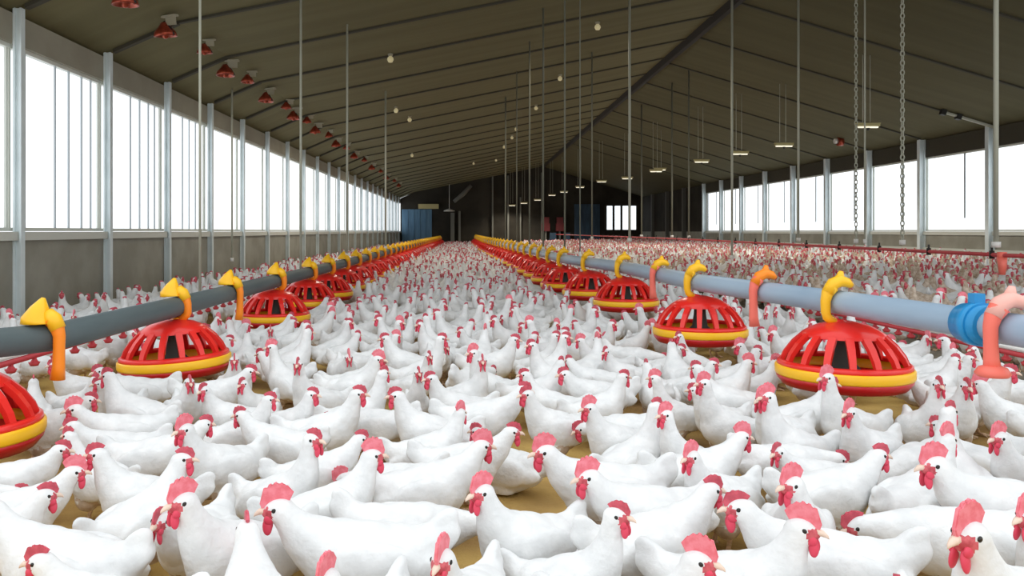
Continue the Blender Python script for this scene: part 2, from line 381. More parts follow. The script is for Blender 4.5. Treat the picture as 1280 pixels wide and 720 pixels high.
# blue coupler on the right pipe
d = 3.02; x = interp(ROW_R,d)
bm = bmesh.new()
tube(bm, [(interp(ROW_R,2.93),2.93,ZPR),(interp(ROW_R,3.06),3.06,ZPR)], .074, 24); tube(bm, [(interp(ROW_R,2.97),2.97,ZPR),(interp(ROW_R,3.02),3.02,ZPR)], .082, 24)
box(bm, x-.02, x+.02, 2.98, 3.02, ZPR+.07, ZPR+.115)
tag(mk('pipe_coupler', bm, M['coupler']), 'bright blue coupler around the right feed pipe', 'pipe fitting')

# ------------------------------------------------------------------ drinker lines
def drinker(x, z, y0, y1, step, label, m):
    root = empty('drinker_line', (x, y0, z))
    bm = bmesh.new(); tube(bm, [(0,0,0),(0,y1-y0,0)], .016, 8); mk('water_pipe', bm, m, root)
    bm = bmesh.new(); tube(bm, [(0,0,.03),(0,y1-y0,.03)], .012, 8); mk('support_rail', bm, M['white'], root)
    bm = bmesh.new(); lathe(bm, [(0,-.055),(.02,-.055),(.03,-.035),(.022,-.035),(.012,-.02),(.012,.0),(0,.0)], 10)
    c0 = mk('drinker_cup', bm, M['drink'], root); n = int((y1-y0)/step)
    c0.location = (0,.1,0); vs, fs = [], []
    me = c0.data
    for k in range(1, min(n, 100)):
        c = c0.copy(); C.objects.link(c); c.location = (0,.1+k*step,0)
    bm = bmesh.new()
    for k in range(100, n):
        lathe(bm, [(0,-.055),(.02,-.055),(.03,-.035),(.012,-.02),(.012,.0)], 6, c=(0,.1+k*step,0))
    if n > 100:
        o = mk('drinker_cups', bm, M['drink'], root); o['kind'] = 'stuff'
    tag(root, label, 'drinker line')
drinker(-2.32, .335, 2.2, 50, .22, 'thin red drinker line with small cups along the left feeder row', M['drink'])
drinker(3.19, .285, 2.6, 50, .17, 'thin red drinker line with small cups beyond the pale blue pipe', M['drink'])
# far red pipe
bm = bmesh.new(); tube(bm, [(5.5,4.6,.75),(5.5,8,.752),(5.5,21,.80),(5.5,50,.80)], .021, 12)
wp = mk('water_pipe', bm, M['drink']); tag(wp, 'long thin red pipe above the far birds along the right windows', 'pipe')
for k in range(26):
    y = 6.1+k*1.15
    bm = bmesh.new(); tube(bm, [(0,0,-.06),(0,0,.06)], .036, 8); box(bm, -.012,.012,-.012,.012,.05,.12)
    o = mk('bracket', bm, M['black'], wp); o.location = (5.5, y, .752+.0037*min(13,max(0,y-8))); o.scale = (.7,)*3
bm = bmesh.new(); tube(bm, [(5.5,8.24,.728),(5.505,8.24,.64),(5.5,8.24,.55)], [.048,.040,.030], 12); tube(bm, [(5.5,8.24,.715),(5.5,8.24,.785)], .045, 12)
tag(mk('water_inlet', bm, M['pink']), 'red upright inlet hanging from the red pipe near the right edge', 'water inlet')

# ------------------------------------------------------------------ cords from the ceiling
def cord(px, X, zb, wpx, label, chain=False):
    d = F*X/(px-VX); r = wpx*d/F/2; zt = ceil_z(X)
    bm = bmesh.new(); root = None
    if chain:
        n = 70; h = (zt-zb)/n
        for k in range(n):
            zc = zb+(k+.5)*h; a = k%2*PI/2; u = r*1.1
            pts = [(math.cos(a)*math.cos(q)*u, math.sin(a)*math.cos(q)*u, zc-zb+math.sin(q)*h*.62) for q in [i*PI/4 for i in range(9)]]
            tube(bm, pts, r*.38, 6, caps=False)
    else:
        tube(bm, [(0,0,0),(0,0,zt-zb-.01)], r, 8)
    o = mk('hanging_chain' if chain else 'hanging_rope', bm, M['cord'] if (px < 500 or px > 900 or px == 787) else M['dimcord']); o.location = (X, d, zb)
    bm = bmesh.new(); tube(bm, [(0,0,-.0),(0,0,.06)], r*1.8, 8); mk('clamp', bm, M['white'], o)
    tag(o, label, 'cord', 'cords and chains hanging from the ceiling')
for i, (px, X, zb, w) in enumerate([(250,-2.32,.37,3.4),(290,-3.9,.5,2.4),(376,-1.95,.34,3.0),(434,-1.69,.63,2.6),(482,-1.70,.63,2.2)]):
    cord(px, X, zb, w, 'pale cord hanging in front of the left windows, %s from the left' % ORD[i+1])
for i, (px, w) in enumerate([(632,1.8),(646,1.4),(662,2.0),(679,2.2),(706,2.2),(725,1.6)]):
    X = 1.0
    for _ in range(20): X = interp(ROW_R, F*X/(px-VX))
    cord(px, X, ZPR+.05, w, 'thin cord above the far end of the right feeder row, %s from the left' % ORD[i+1])
for i, (px, w) in enumerate([(740,1.8),(787,3.2),(802,2),(840,2),(861,2)]):
    cord(px, {740:2.6,787:2.6}.get(px, 5.5), .83, w, 'pale cord against the dark end wall, %s from the left' % ORD[i+1])
for px, w, ch, l in [(915,3,False,'pale cord above the thin red pipe just beyond the first far right windows'),(998,3,False,'straight pale cord in front of the right windows, left of the chain pair'),
                 (1070,3.2,True,'pale chain hanging left of the longer single chain'),(1081,2.2,False,'thin cord hanging close beside the left chain'),(1128,4.2,True,'knobbly chain hanging alone in front of the right windows'),
                 (1245,6,False,'thickest pale hanging pole near the right edge')]:
    cord(px, 4.6 if px == 915 else 5.5, .52 if px == 915 else .83, w, l, ch)
# stubs on cords
# ------------------------------------------------------------------ lamps
def heat_lamp():
    root = empty('heat_lamp', (0,0,0))
    bm = bmesh.new(); box(bm, -.02,.16,-.03,.03,-.02,.0); box(bm,.02,.14,-.012,.012,-.10,-.02); tube(bm, [(.12,0,-.02),(.05,0,-.05),(.0,0,-.08)], .012, 8); mk('bracket', bm, M['beige'], root)
    bm = bmesh.new(); lathe(bm, [(.0,.07),(.035,.065),(.055,.03),(.105,-.03),(.118,-.075),(.108,-.075),(.05,.02),(0,.04)], 20, c=(-.01,0,-.13)); mk('shade', bm, M['copper'], root)
    bm = bmesh.new(); ellipsoid(bm, (-.01,0,-.175), (.042,.042,.055)); mk('bulb', bm, M['copper'], root)
    bm = bmesh.new(); tube(bm, [(-.01,0,-.06),(.06,0,-.13),(.10,0,-.20)], .016, 8); mk('guard_arm', bm, M['black'], root)
    remember(root); return root
hl = heat_lamp(); HX = -3.55
hd = [8.15, 9.35, 10.6, 11.75, 12.7, 14.1, 15.4, 16.3, 17.4, 18.6, 20, 21.5, 23, 25, 27, 29.5, 32, 35, 38, 41]
for i, d in enumerate(hd):
    o = hl if i == 0 else copy_tree(hl); x = HX + (.0 if i%2 else .06)
    o.location = (x, d, ceil_z(x)-.0); o.rotation_euler = (R.uniform(-.15,.15)+.1, 0, R.uniform(-.5,.5)); o.scale = (1.15,)*3 if i < 2 else (.9 + .25*(i%2),)*3
    tag(o, 'copper red lamp under the left eave, %s from the camera' % ORD[i+1], 'lamp', 'copper red lamps in a line under the left eave')
def ceil_pt(px, py):
    lo, hi = 3.0, 60.0            # distance where the view line meets the ceiling
    for _ in range(50):
        m = (lo+hi)/2; x = (px-VX)*m/F; z = H+(VY-py)*m/F
        if z < ceil_z(x): lo = m
        else: hi = m
    return (px-VX)*lo/F, lo
bb = [(488,64),(495,130),(512,142),(515,188),(747,24),(700,90),(670,128),(645,155),(640,166),(630,178),(620,195),(592,199)]
b0 = None
for i, (px, py) in enumerate(bb):
    x, d = ceil_pt(px, py+3)
    if i == 0:
        b0 = empty('ceiling_bulb', (0,0,0))
        bm = bmesh.new(); lathe(bm, [(0,0),(.045,0),(.04,-.03),(.025,-.045),(0,-.045)], 14); mk('socket', bm, M['beige'], b0)
        bm = bmesh.new(); lathe(bm, [(.02,-.04),(.05,-.075),(.055,-.105),(.035,-.145),(0,-.155)], 16); mk('bulb', bm, M['bulb'], b0)
        remember(b0); o = b0
    else: o = copy_tree(b0)
    o.location = (x, d, ceil_z(x)); tag(o, 'small yellowish bulb on the dark ceiling, %s of the %s line from the camera' % ((ORD[i+1],'left') if i < 4 else (ORD[i-3],'middle')), 'bulb', 'yellowish bulbs on the ceiling')
def strip():
    root = empty('strip_light', (0,0,0))
    bm = bmesh.new(); box(bm, -.21,.21,-.05,.05,.0,.05); box(bm, -.23,.23,-.035,.035,.05,.065); mk('housing', bm, M['lampyel'], root)
    bm = bmesh.new(); tube(bm, [(-.19,0,-.012),(.19,0,-.012)], .02, 10); mk('lamp_tube', bm, M['tubelight'], root)
    bm = bmesh.new(); tube(bm, [(-.1,0,.06),(-.1,0,1.0)], .007, 6); tube(bm, [(.04,0,.06),(.04,0,1.0)], .007, 6); mk('hanger', bm, M['cord'], root)
    bm = bmesh.new(); tube(bm, [(0,0,-.03),(0,0,-.08)], [.035,.02], 10); mk('sensor', bm, M['black'], root)
    remember(root); return root
lit = []; s0 = strip()
sl = [(1085,158,2.0),(980,182,2.0),(925,192,2.0),(877,202,2.02),(825,212,2.2),(820,214,2.05),(784,223,2.05),(752,227,2.15),(725,234,2.15),(705,240,2.15),(690,244,2.1),(672,250,1.85),(655,254,1.7),(640,257,1.62)]
for i, (px, py, z) in enumerate(sl):
    o = s0 if i == 0 else copy_tree(s0)
    d = F*z/(VY-py); X = (px-VX)*d/F; d = min(d, 50.5)
    o.location = (X, d, H+z)
    hang = [c for c in C.objects if c.parent == o and c.name.startswith('hanger')][0]
    hang.scale[2] = (ceil_z(X)-H-z)/1.0
    lit.append((X, d, H+z-.12, 1))
    tag(o, 'yellowish strip light hanging right of the ridge, %s from the camera' % ORD[i+1], 'strip light', 'strip lights hanging below the right ceiling')
# small winches on the right ceiling
for px, py, l in ((1047,172,'dark round winch with pale cap under the right ceiling'),(1190,140,'pale bar with two dark clamps under the right ceiling near the right edge')):
    x, d = ceil_pt(px, py)
    root = empty('ceiling_winch', (x, d, ceil_z(x)))
    if px < 1100:
        bm = bmesh.new(); tube(bm, [(.0,0,-.12),(.14,0,-.12)], .11, 16); box(bm, 0,.1,-.03,.03,-.1,0); mk('drum', bm, M['copper'], root)
        bm = bmesh.new(); tube(bm, [(-.09,0,-.10),(-.01,0,-.10)], .07, 12); mk('cap', bm, M['white'], root)
    else:
        root.rotation_euler = (0, math.atan(.30), 0)
        bm = bmesh.new(); box(bm, -.2,1.0,-.03,.03,-.075,-.03); mk('bar', bm, M['cord'], root)
        for q in (-.18,.16):
            bm = bmesh.new(); box(bm, q-.05,q+.05,-.05,.05,-.12,.0); mk('clamp', bm, M['black'], root)
    tag(root, l, 'winch')
# things at the end wall
bm = bmesh.new(); tube(bm, [(-.9,YE-.6,H+1.9),(-.3,YE-.5,H+2.4),(.2,YE-.5,H+2.95)], [.12,.16,.12], 10)
tag(mk('air_duct', bm, M['endpost']), 'grey slanting air duct high at the end of the house', 'duct')
bm = bmesh.new(); lathe(bm, [(0,.1),(.1,.08),(.35,-.02),(.36,-.08),(0,-.08)], 16, c=(-1.2,YE-.7,H+1.35)); tube(bm, [(-1.2,YE-.7,H+1.42),(-1.2,YE-.7,ceil_z(-1.2))], .02, 6)
tag(mk('pendant_lamp', bm, M['white']), 'pale pendant lamp near the end wall, above the posts', 'lamp')
bm = bmesh.new(); box(bm, -3.2,-1.9,YE-.5,YE-.15,H+1.45,H+1.75)
tag(mk('wall_sign', bm, M['lampyel']), 'dull yellow board above the blue end door', 'board')
for q in range(4):
    bm = bmesh.new(); box(bm, -.25,.25,-.2,.2,0,.5); box(bm,-.2,.2,-.15,.15,.5,.9); o = mk('equipment_box', bm, M['dimred'] if q%2==0 else M['bluedk']); o.location = (5.0+.45*q, YE-.6, 0 if q%2 else H)
    if q%2==0:
        bm = bmesh.new(); box(bm, -.05,.05,.0,.3,-1.0,0); mk('stand', bm, M['endpost'], o)
    tag(o, ['dark red box beside the dark blue end door, topmost left','dark cabinet on the floor by the end wall, left one','dark red box nearest the dark blue end door','dark cabinet on the floor by the end wall, right one'][q], 'box')

# ------------------------------------------------------------------ chickens
def lerp(a, b, t): return tuple(a[i]+(b[i]-a[i])*t for i in range(len(a)))
HEADS = {}
def bird_shape(pose):
    """returns body solids and the head matrix"""
    P = dict(
      alert =dict(pitch=-.22, neck=[(.080,0,.200,.056),(.104,0,.232,.042),(.118,0,.266,.031),(.128,0,.292,.026)], head=(.137,0,.312), hp=0, sit=0),
      tall  =dict(pitch=-.32, neck=[(.070,0,.205,.056),(.094,0,.248,.042),(.106,0,.292,.030),(.112,0,.330,.025)], head=(.120,0,.356), hp=-.05, sit=0),
      walk  =dict(pitch=-.10, neck=[(.095,0,.190,.055),(.128,0,.212,.042),(.150,0,.238,.031),(.164,0,.256,.026)], head=(.178,0,.272), hp=.05, sit=0),
      low   =dict(pitch=.02, neck=[(.105,0,.170,.054),(.145,0,.176,.040),(.175,0,.180,.031),(.196,0,.182,.026)], head=(.214,0,.182), hp=.35, sit=0),
      peck  =dict(pitch=.22, neck=[(.100,0,.150,.054),(.140,0,.135,.040),(.170,0,.105,.031),(.188,0,.080,.026)], head=(.198,0,.062), hp=1.0, sit=0),
      sit   =dict(pitch=-.05, neck=[(.085,0,.185,.055),(.108,0,.215,.041),(.122,0,.245,.031),(.130,0,.264,.027)], head=(.140,0,.282), hp=0, sit=.062),
    )[pose]
    return P
def build_bird(pose, yaw, key):
    P = bird_shape(pose); bm = bmesh.new()
    pit = P['pitch']; c0 = Vector((0,0,.155))
    def pr(x, y, z):
        v = Vector((x,y,z))-c0; return c0 + Matrix.Rotation(pit,3,'Y') @ v
    def el(c, r, ry=0, rz=0, rx=0): ellipsoid(bm, pr(*c), r, (rx, ry+pit, rz), 20, 14)
    el((.004,0,.152),(.120,.087,.085)); el((.055,0,.160),(.080,.076,.080)); el((-.072,0,.166),(.080,.070,.068), .2)
    el((-.115,0,.186),(.062,.046,.048), .7)
    for s in (-1,1):
        el((-.012,s*.066,.160),(.100,.025,.058), .10, -s*.05); el((-.085,s*.054,.158),(.080,.018,.034), .12, s*.10)
        el((.002,s*.038,.098),(.052,.038,.052))
    # tail fan
    for s in (-1,0,1):
        el((-.148,s*.008,.228),(.056,.010,.028), .95, s*.10); el((-.146,s*.016,.205),(.056,.013,.030), .65, s*.15)
    nk = P['neck']; pts = []
    for a, b in zip(nk, nk[1:]+[(*P['head'],.025)]):
        for q in range(5): pts.append(lerp(a,b,q/5))
    ya = math.radians(yaw)
    for x,y,z,r in pts:
        w = max(0,(z-nk[0][2]))/(max(.01,P['head'][2]-nk[0][2])) if pose not in ('low','peck') else max(0,(x-nk[0][0]))/(P['head'][0]-nk[0][0])
        yy = y + math.sin(ya)*.018*w*w
        r *= 1.12; ellipsoid(bm, (x,yy,z), (r,r*.95,r), (0,0,0), 12, 8)
    hx,hy,hz = P['head']; hy += math.sin(ya)*.020
    hm = Matrix.Translation((hx,hy,hz)) @ Matrix.Rotation(ya,4,'Z') @ Matrix.Rotation(P['hp'],4,'Y')
    g = bmesh.ops.create_uvsphere(bm, u_segments=16, v_segments=10, radius=1, matrix=hm @ Matrix.Diagonal((.033,.0225,.0245,1)))
    g = bmesh.ops.create_uvsphere(bm, u_segments=12, v_segments=8, radius=1, matrix=hm @ Matrix.Translation((.018,0,-.004)) @ Matrix.Diagonal((.022,.015,.016,1)))
    me = bpy.data.meshes.new('tmp'); bm.to_mesh(me); bm.free()
    ob = bpy.data.objects.new('tmp', me); C.objects.link(ob)
    m = ob.modifiers.new('r','REMESH'); m.mode = 'VOXEL'; m.voxel_size = .0062
    s = ob.modifiers.new('s','SMOOTH'); s.factor = .5; s.iterations = 5
    dg = bpy.context.evaluated_depsgraph_get(); dg.update()
    body = bpy.data.meshes.new_from_object(ob.evaluated_get(dg))
    # low detail versions for the far flock
    lods = []
    for ratio in (.055, .016):
        dm = ob.modifiers.new('d','DECIMATE'); dm.ratio = ratio
        dg = bpy.context.evaluated_depsgraph_get(); dg.update()
        lods.append(bpy.data.meshes.new_from_object(ob.evaluated_get(dg)))
        ob.modifiers.remove(dm)
    bpy.data.objects.remove(ob)
    sit = P['sit']
    def finish(mesh, legs):
        b = bmesh.new(); b.from_mesh(mesh)
        inv = hm.inverted()
        for f in b.faces:
            f.smooth = True; c = f.calc_center_median(); l = inv @ c
            f.material_index = 0
            if (Vector((l.x-.027, (abs(l.y)-.010)*.9, l.z+.006))).length < .0150 and l.x > .012: f.material_index = 2
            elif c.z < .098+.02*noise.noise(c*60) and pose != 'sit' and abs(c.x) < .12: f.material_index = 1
        if legs:
            for s in (-1,1):
                fx = .0 + s*.014
                tube(b, [(fx-.004,s*.036,.085),(fx-.014,s*.036,.052),(fx+.0,s*.037,.012)], [.012,.0075,.007], 8, 3)
                for a in (-.5,0,.5,PI):
                    L = .045 if abs(a) < 1 else .024
                    tube(b, [(fx,s*.037,.010),(fx+math.cos(a)*L*.5,s*.037+math.sin(a)*L*.5,.010),(fx+math.cos(a)*L,s*.037+math.sin(a)*L,.004)], [.006,.005,.003], 6, 3)
        if sit:
            for v in b.verts: v.co.z -= sit
            for v in b.verts:
                if v.co.z < .012: v.co.z = .012 + (v.co.z-.012)*.15
        n = bpy.data.meshes.new('chicken_' + key); b.to_mesh(n); b.free()
        for k in ('feather','dirty','face','leg'): n.materials.append(M[k])
        return n
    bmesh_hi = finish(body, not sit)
    hm2 = Matrix.Translation((0,0,-sit)) @ hm
    low = []
    for li, l in enumerate(lods):
        b = bmesh.new(); b.from_mesh(l); inv = hm.inverted()
        for f in b.faces:
            f.smooth = True; c = f.calc_center_median(); q = inv @ c
            f.material_index = 1 if (q.x > .012 and q.length < .04) else 0
            if c.z < .09 and not sit: f.material_index = 2
        for pts in ([(.034,.008),(.030,.030),(.005,.036),(-.016,.026),(-.018,.018)],):
            for s in (1,):
                a = [b.verts.new(hm @ Vector((x,-.006,z))) for x,z in pts]; c = [b.verts.new(hm @ Vector((x,.006,z))) for x,z in pts]
                b.faces.new(a).material_index = 3; b.faces.new(c[::-1]).material_index = 3
                for i in range(len(pts)):
                    j = (i+1)%len(pts); b.faces.new([a[i],c[i],c[j],a[j]]).material_index = 3
        a = [b.verts.new(hm @ Vector(p)) for p in ((.03,0,-.012),(.014,.010,-.02),(.014,-.010,-.02),(.02,0,-.042))]
        for tri in ((0,1,3),(0,3,2),(1,2,3),(0,2,1)): b.faces.new([a[k] for k in tri]).material_index = 4
        if sit:
            for v in b.verts: v.co.z = max(.0, v.co.z - sit)
        bmesh.ops.triangulate(b, faces=b.faces)
        vs = np.array([v.co[:] for v in b.verts], dtype=np.float32); b.verts.index_update()
        fs = np.array([[v.index for v in f.verts] for f in b.faces], dtype=np.int32); mi = np.array([f.material_index for f in b.faces], dtype=np.int32)
        b.free(); low.append((vs, fs, mi))
    return dict(mesh=bmesh_hi, hm=hm2, low=low, head=hm2.translation.copy())
B = {}
for pose, yaws in (('alert',(0,48,-48)),('tall',(0,50,-50)),('walk',(0,35,-35)),('low',(0,)),('peck',(0,)),('sit',(0,45))):
    for y in yaws: B[(pose,y)] = build_bird(pose, y, '%s_%d' % (pose, y))
# shared head parts in head space
def comb_mesh(name, L, Hh, spikes, m='comb'):
    pts = [(.036,.004),(.040,.016)]
    x0, x1 = .034, .034-L
    n = spikes
    for k in range(n):
        a = k/n; xm = x0+(x1-x0)*(a+.5/n); xv = x0+(x1-x0)*(a+1/n)
        hgt = Hh*(.72+.45*math.sin(PI*(a+.5/n)))
        pts.append((xm+L/n*.24,.020+hgt*.95)); pts.append((xm-L/n*.20,.020+hgt)); 
        if k < n-1: pts.append((xv,.020+Hh*.84*(.8+.3*math.sin(PI*a))))
    pts += [(x1-.008,.022+Hh*.35),(x1+.002,.015),(x1+.016,.012)]
    bm = bmesh.new()
    a = [bm.verts.new((x,-.0038,z)) for x,z in pts]; b = [bm.verts.new((x,.0038,z)) for x,z in pts]
    bm.faces.new(a); bm.faces.new(b[::-1])
    for i in range(len(pts)):
        j = (i+1)%len(pts); bm.faces.new([a[i],b[i],b[j],a[j]])
    bmesh.ops.bevel(bm, geom=[e for e in bm.edges if len(e.link_faces)==2 and any(len(f.verts)>6 for f in e.link_faces)], offset=.0017, segments=2, affect='EDGES')
    bmesh.ops.recalc_face_normals(bm, faces=bm.faces)
    me = bpy.data.meshes.new(name); bm.to_mesh(me); bm.free(); me.materials.append(M[m]); return me
COMB = comb_mesh('comb', .044, .018, 4, 'combdk'); COMBBIG = comb_mesh('comb_large', .056, .032, 5)
def em(name, m, items):
    bm = bmesh.new()
    for c, r, rot in items: ellipsoid(bm, c, r, rot, 12, 8)
    me = bpy.data.meshes.new(name); bm.to_mesh(me); bm.free(); me.materials.append(m); return me
WAT = {s: em('wattle', M['wattle'], [((.026,s*.009,-.030),(.010,.0045,.018),(s*.15,0,0)), ((.022,s*.011,-.016),(.011,.005,.010),(0,0,0))]) for s in (-1,1)}
EYE = {s: em('eye', M['eye'], [((.010,s*.0205,.004),(.0052,.0026,.0048),(0,0,0))]) for s in (-1,1)}
bm = bmesh.new(); tube(bm, [(.030,0,.0),(.041,0,-.001),(.050,0,-.006),(.053,0,-.010)], [.0082,.0066,.0034,.0008], 8); BEAK = bpy.data.meshes.new('beak'); bm.to_mesh(BEAK); bm.free(); BEAK.materials.append(M['beak'])

# hero birds: head position in the photo, heading (0 right, 90 away, 180 left, 270 towards the camera), pose, scale, big comb
HERO = [
 (108,496,15,'walk',0,1.0,0),(148,463,165,'alert',0,1.1,0),(92,527,200,'walk',0,.95,0),(80,542,160,'alert',0,.9,0),(70,563,10,'walk',0,.95,0),(92,585,25,'walk',0,1.0,1),
 (125,570,195,'alert',0,1.0,0),(37,602,10,'low',0,.95,0),(42,472,120,'alert',0,.9,0),(118,470,340,'alert',0,.9,0),(228,474,300,'alert',0,1.0,0),(310,460,10,'walk',0,1.05,0),
 (232,532,235,'alert',0,1.05,1),(222,562,60,'alert',-48,1.0,0),(303,514,165,'walk',0,1.0,0),(278,632,225,'alert',0,1.12,1),(105,682,178,'walk',0,1.0,0),(-20,640,170,'walk',0,1.15,0),
 (347,494,20,'alert',0,.95,0),(381,492,350,'alert',0,.95,0),(440,484,0,'alert',0,1.05,0),(405,540,335,'tall',0,1.0,0),(500,485,185,'alert',0,1.05,0),(438,520,170,'low',0,1.0,0),
 (495,570,20,'alert',0,1.05,1),(577,543,20,'walk',0,1.1,1),(633,536,5,'walk',0,1.0,0),(628,486,10,'walk',0,1.1,0),(540,468,200,'alert',0,1.0,0),(350,612,188,'walk',0,1.18,1),
 (425,600,185,'low',0,.9,1),(606,628,215,'alert',0,1.05,1),(597,668,0,'low',0,1.05,0),(560,694,250,'alert',0,1.05,1),(380,708,250,'alert',0,1.05,1),(340,650,110,'walk',0,1.1,0),
 (683,560,190,'walk',0,1.15,1),(662,488,200,'alert',0,1.0,0),(668,466,170,'alert',0,.95,0),(710,466,190,'walk',0,1.05,0),(762,460,20,'alert',0,1.0,0),(765,515,200,'alert',0,1.0,1),
 (824,514,205,'tall',0,.95,1),(842,495,30,'tall',0,.95,0),(892,476,195,'tall',0,1.0,1),(946,494,215,'alert',0,1.05,1),(872,550,215,'alert',0,1.0,1),(935,530,15,'walk',0,1.05,1),
 (768,556,190,'low',0,1.0,0),(748,610,195,'walk',0,1.12,1),(738,646,330,'tall',0,.95,0),(655,684,205,'alert',0,1.1,1),(882,682,335,'alert',0,1.05,1),(828,712,200,'walk',0,1.05,1),(930,625,170,'walk',0,1.15,0),
 (988,500,200,'tall',0,1.05,1),(1058,468,200,'tall',0,1.08,1),(1046,516,215,'alert',0,1.05,1),(1119,466,262,'tall',0,1.05,0),(1168,476,262,'alert',0,1.1,0),(1178,508,80,'tall',-50,1.05,0),
 (1093,574,10,'walk',0,1.05,0),(1113,572,185,'walk',0,1.25,1),(1208,540,200,'alert',0,1.05,1),(1232,552,30,'alert',0,1.1,1),(1015,612,250,'alert',-48,1.1,1),(1000,658,330,'alert',0,1.1,1),
 (1165,655,205,'alert',0,1.3,1),(1066,640,170,'low',0,1.15,0),(1262,612,185,'walk',0,1.0,1),(1278,640,200,'alert',0,1.1,1),(1085,708,240,'alert',0,1.0,1),(1112,622,200,'peck',0,1.0,0),
 (200,655,260,'walk',0,1.0,0),(460,556,30,'walk',0,.95,0),(975,560,0,'low',0,1.0,0),(820,620,20,'walk',0,1.1,0),
]
birds = []; ORIG = []
for hx,hy,hd_,pose,yaw,sc,big in HERO:
    b = B[(pose,yaw)]; hl_ = b['head']*sc; a = math.radians(hd_)
    d = F*(H-hl_.z)/(hy+6-VY); X = (hx-VX)*d/F
    rot = Matrix.Rotation(a,3,'Z') @ Vector((hl_.x,hl_.y,0))
    birds.append([X-rot.x, d-rot.y, a, sc, (pose,yaw), big, 1, 0.0]); ORIG.append((X-rot.x, d-rot.y))
nh = len(birds)
BARE = [((730-VX)/265,1000/265.,.24),((668-VX)/370,1000/370.,.17),((540-VX)/420,1000/420.,.15),((75-VX)/215,1000/212.,.30),((115-VX)/205,1000/200.,.22),((110-VX)/440,1000/440.,.12)]
def blocked(x, y, m=.0, pans=True):
    for px, py in (PANS if pans else ()):
        if (x-px)**2+(y-py)**2 < (.40+m)**2: return True
    for px, py, r in BARE:
        if (x-px)**2/(1.6*r)**2+(y-py)**2/r**2 < 1: return True
    return abs(x+2.32) < .10 or abs(x-3.2) < .12 or x < XL+.30 or x > XR-.35
keys = [k for k in B]
wts = {('alert',0):16,('alert',48):7,('alert',-48):7,('tall',0):8,('tall',50):4,('tall',-50):4,('walk',0):18,('walk',35):7,('walk',-35):7,('low',0):4,('peck',0):3,('sit',0):9,('sit',45):6}
kl = list(wts); kw = [wts[k] for k in kl]
kw2 = [wts[k]*{'alert':2.0,'tall':2.4,'walk':.35,'low':.3,'peck':.3,'sit':.35}[k[0]] for k in kl]
def seg(b):
    x,y,a,s = b[:4]; c, sn = math.cos(a), math.sin(a)
    fr = {'low':.20,'peck':.19,'walk':.145}.get(b[4][0], .10)
    return (x-.115*s*c, y-.115*s*sn, x+fr*s*c, y+fr*s*sn)
def segdist(A, Bq):
    # sampled distance between two short segments
    best = 9
    for i in range(4):
        px = A[0]+(A[2]-A[0])*i/3; py = A[1]+(A[3]-A[1])*i/3
        for j in range(4):
            qx = Bq[0]+(Bq[2]-Bq[0])*j/3; qy = Bq[1]+(Bq[3]-Bq[1])*j/3
            d = (px-qx)**2+(py-qy)**2
            if d < best: best = d; r = (px-qx, py-qy)
    return math.sqrt(best), r
RAD = .076
# near zone: packed one by one without touching
NEAR = 9.0
grid = {}
def cells(x, y):
    i, j = int(x//.5), int(y//.5)
    for a in (-1,0,1):
        for b_ in (-1,0,1): yield (i+a,j+b_)
def add_grid(b): grid.setdefault((int(b[0]//.5), int(b[1]//.5)), []).append(b)
# settle the hero birds first: small pushes apart, away from the pans
for it in range(90):
    for i in range(nh):
        for j in range(i+1, nh):
            a, b_ = birds[i], birds[j]
            if (a[0]-b_[0])**2+(a[1]-b_[1])**2 > .3: continue
            dd, r = segdist(seg(a), seg(b_)); need = RAD*(a[3]+b_[3])*.93
            if dd < need:
                u = max(dd, 1e-3); k = (need-dd)/2
                dx, dy = r[0]/u*k, r[1]/u*k
                a[0]+=dx; a[1]+=dy; b_[0]-=dx; b_[1]-=dy
    for b_, og in zip(birds[:nh], ORIG):
        k = .06 if it < 55 else 0; b_[0] += (og[0]-b_[0])*k; b_[1] += (og[1]-b_[1])*k
        for px, py in PANS:
            s = seg(b_); 
            for qx, qy in ((s[0],s[1]),(b_[0],b_[1]),(s[2],s[3])):
                dx, dy = qx-px, qy-py; dd = math.hypot(dx,dy)
                if dd < .31+.07: b_[0]+=dx/dd*(.38-dd)*.6; b_[1]+=dy/dd*(.38-dd)*.6
for b_ in birds: add_grid(b_)
def try_add(x, y, z, a, sc, k, big):
    nb = [x,y,a,sc,k,big,0,z]; s = seg(nb)
    for qx, qy in ((s[0],s[1]),(x,y),(s[2],s[3])):
        for px, py in PANS:
            if (qx-px)**2+(qy-py)**2 < .385**2: return False
    if blocked(x, y): return False
    if (x < PX0) != (s[0] < PX0) or (x < PX0) != (s[2] < PX0): return False
    if any(abs(q-lx) < .11 for q in (s[0],x,s[2],x+.17*math.cos(a)) for lx in (-2.32,3.19,PX0)): return False
    if x < XL+.34 : return False
    for c in cells(x,y):
        for o in grid.get(c, ()):
            if (o[0]-x)**2+(o[1]-y)**2 > .25: continue
            if segdist(s, seg(o))[0] < RAD*(sc+o[3])*.97: return False
    birds.append(nb); add_grid(nb); return True
def edge_x(y, px): return (px-VX)*y/F
for n in range(26000):
    y = 1.95 + (NEAR-1.95)*R.random()**.8
    x = R.uniform(max(XL+.3, edge_x(y,-160)), min(XR-.4, edge_x(y,1440)))
    z = deck_z(x) if x > PX0 else 0
    a = R.uniform(0, 2*PI)
    if R.random() < .6: a = R.choice((0,PI)) + R.gauss(0,.5)
    k = R.choices(kl, kw2 if y > 4.2 else kw)[0]
    if y < 2.5 and k[0] == 'tall': k = ('walk',0)
    try_add(x, y, z, a, R.uniform(.9,1.08), k, R.random() < .22)
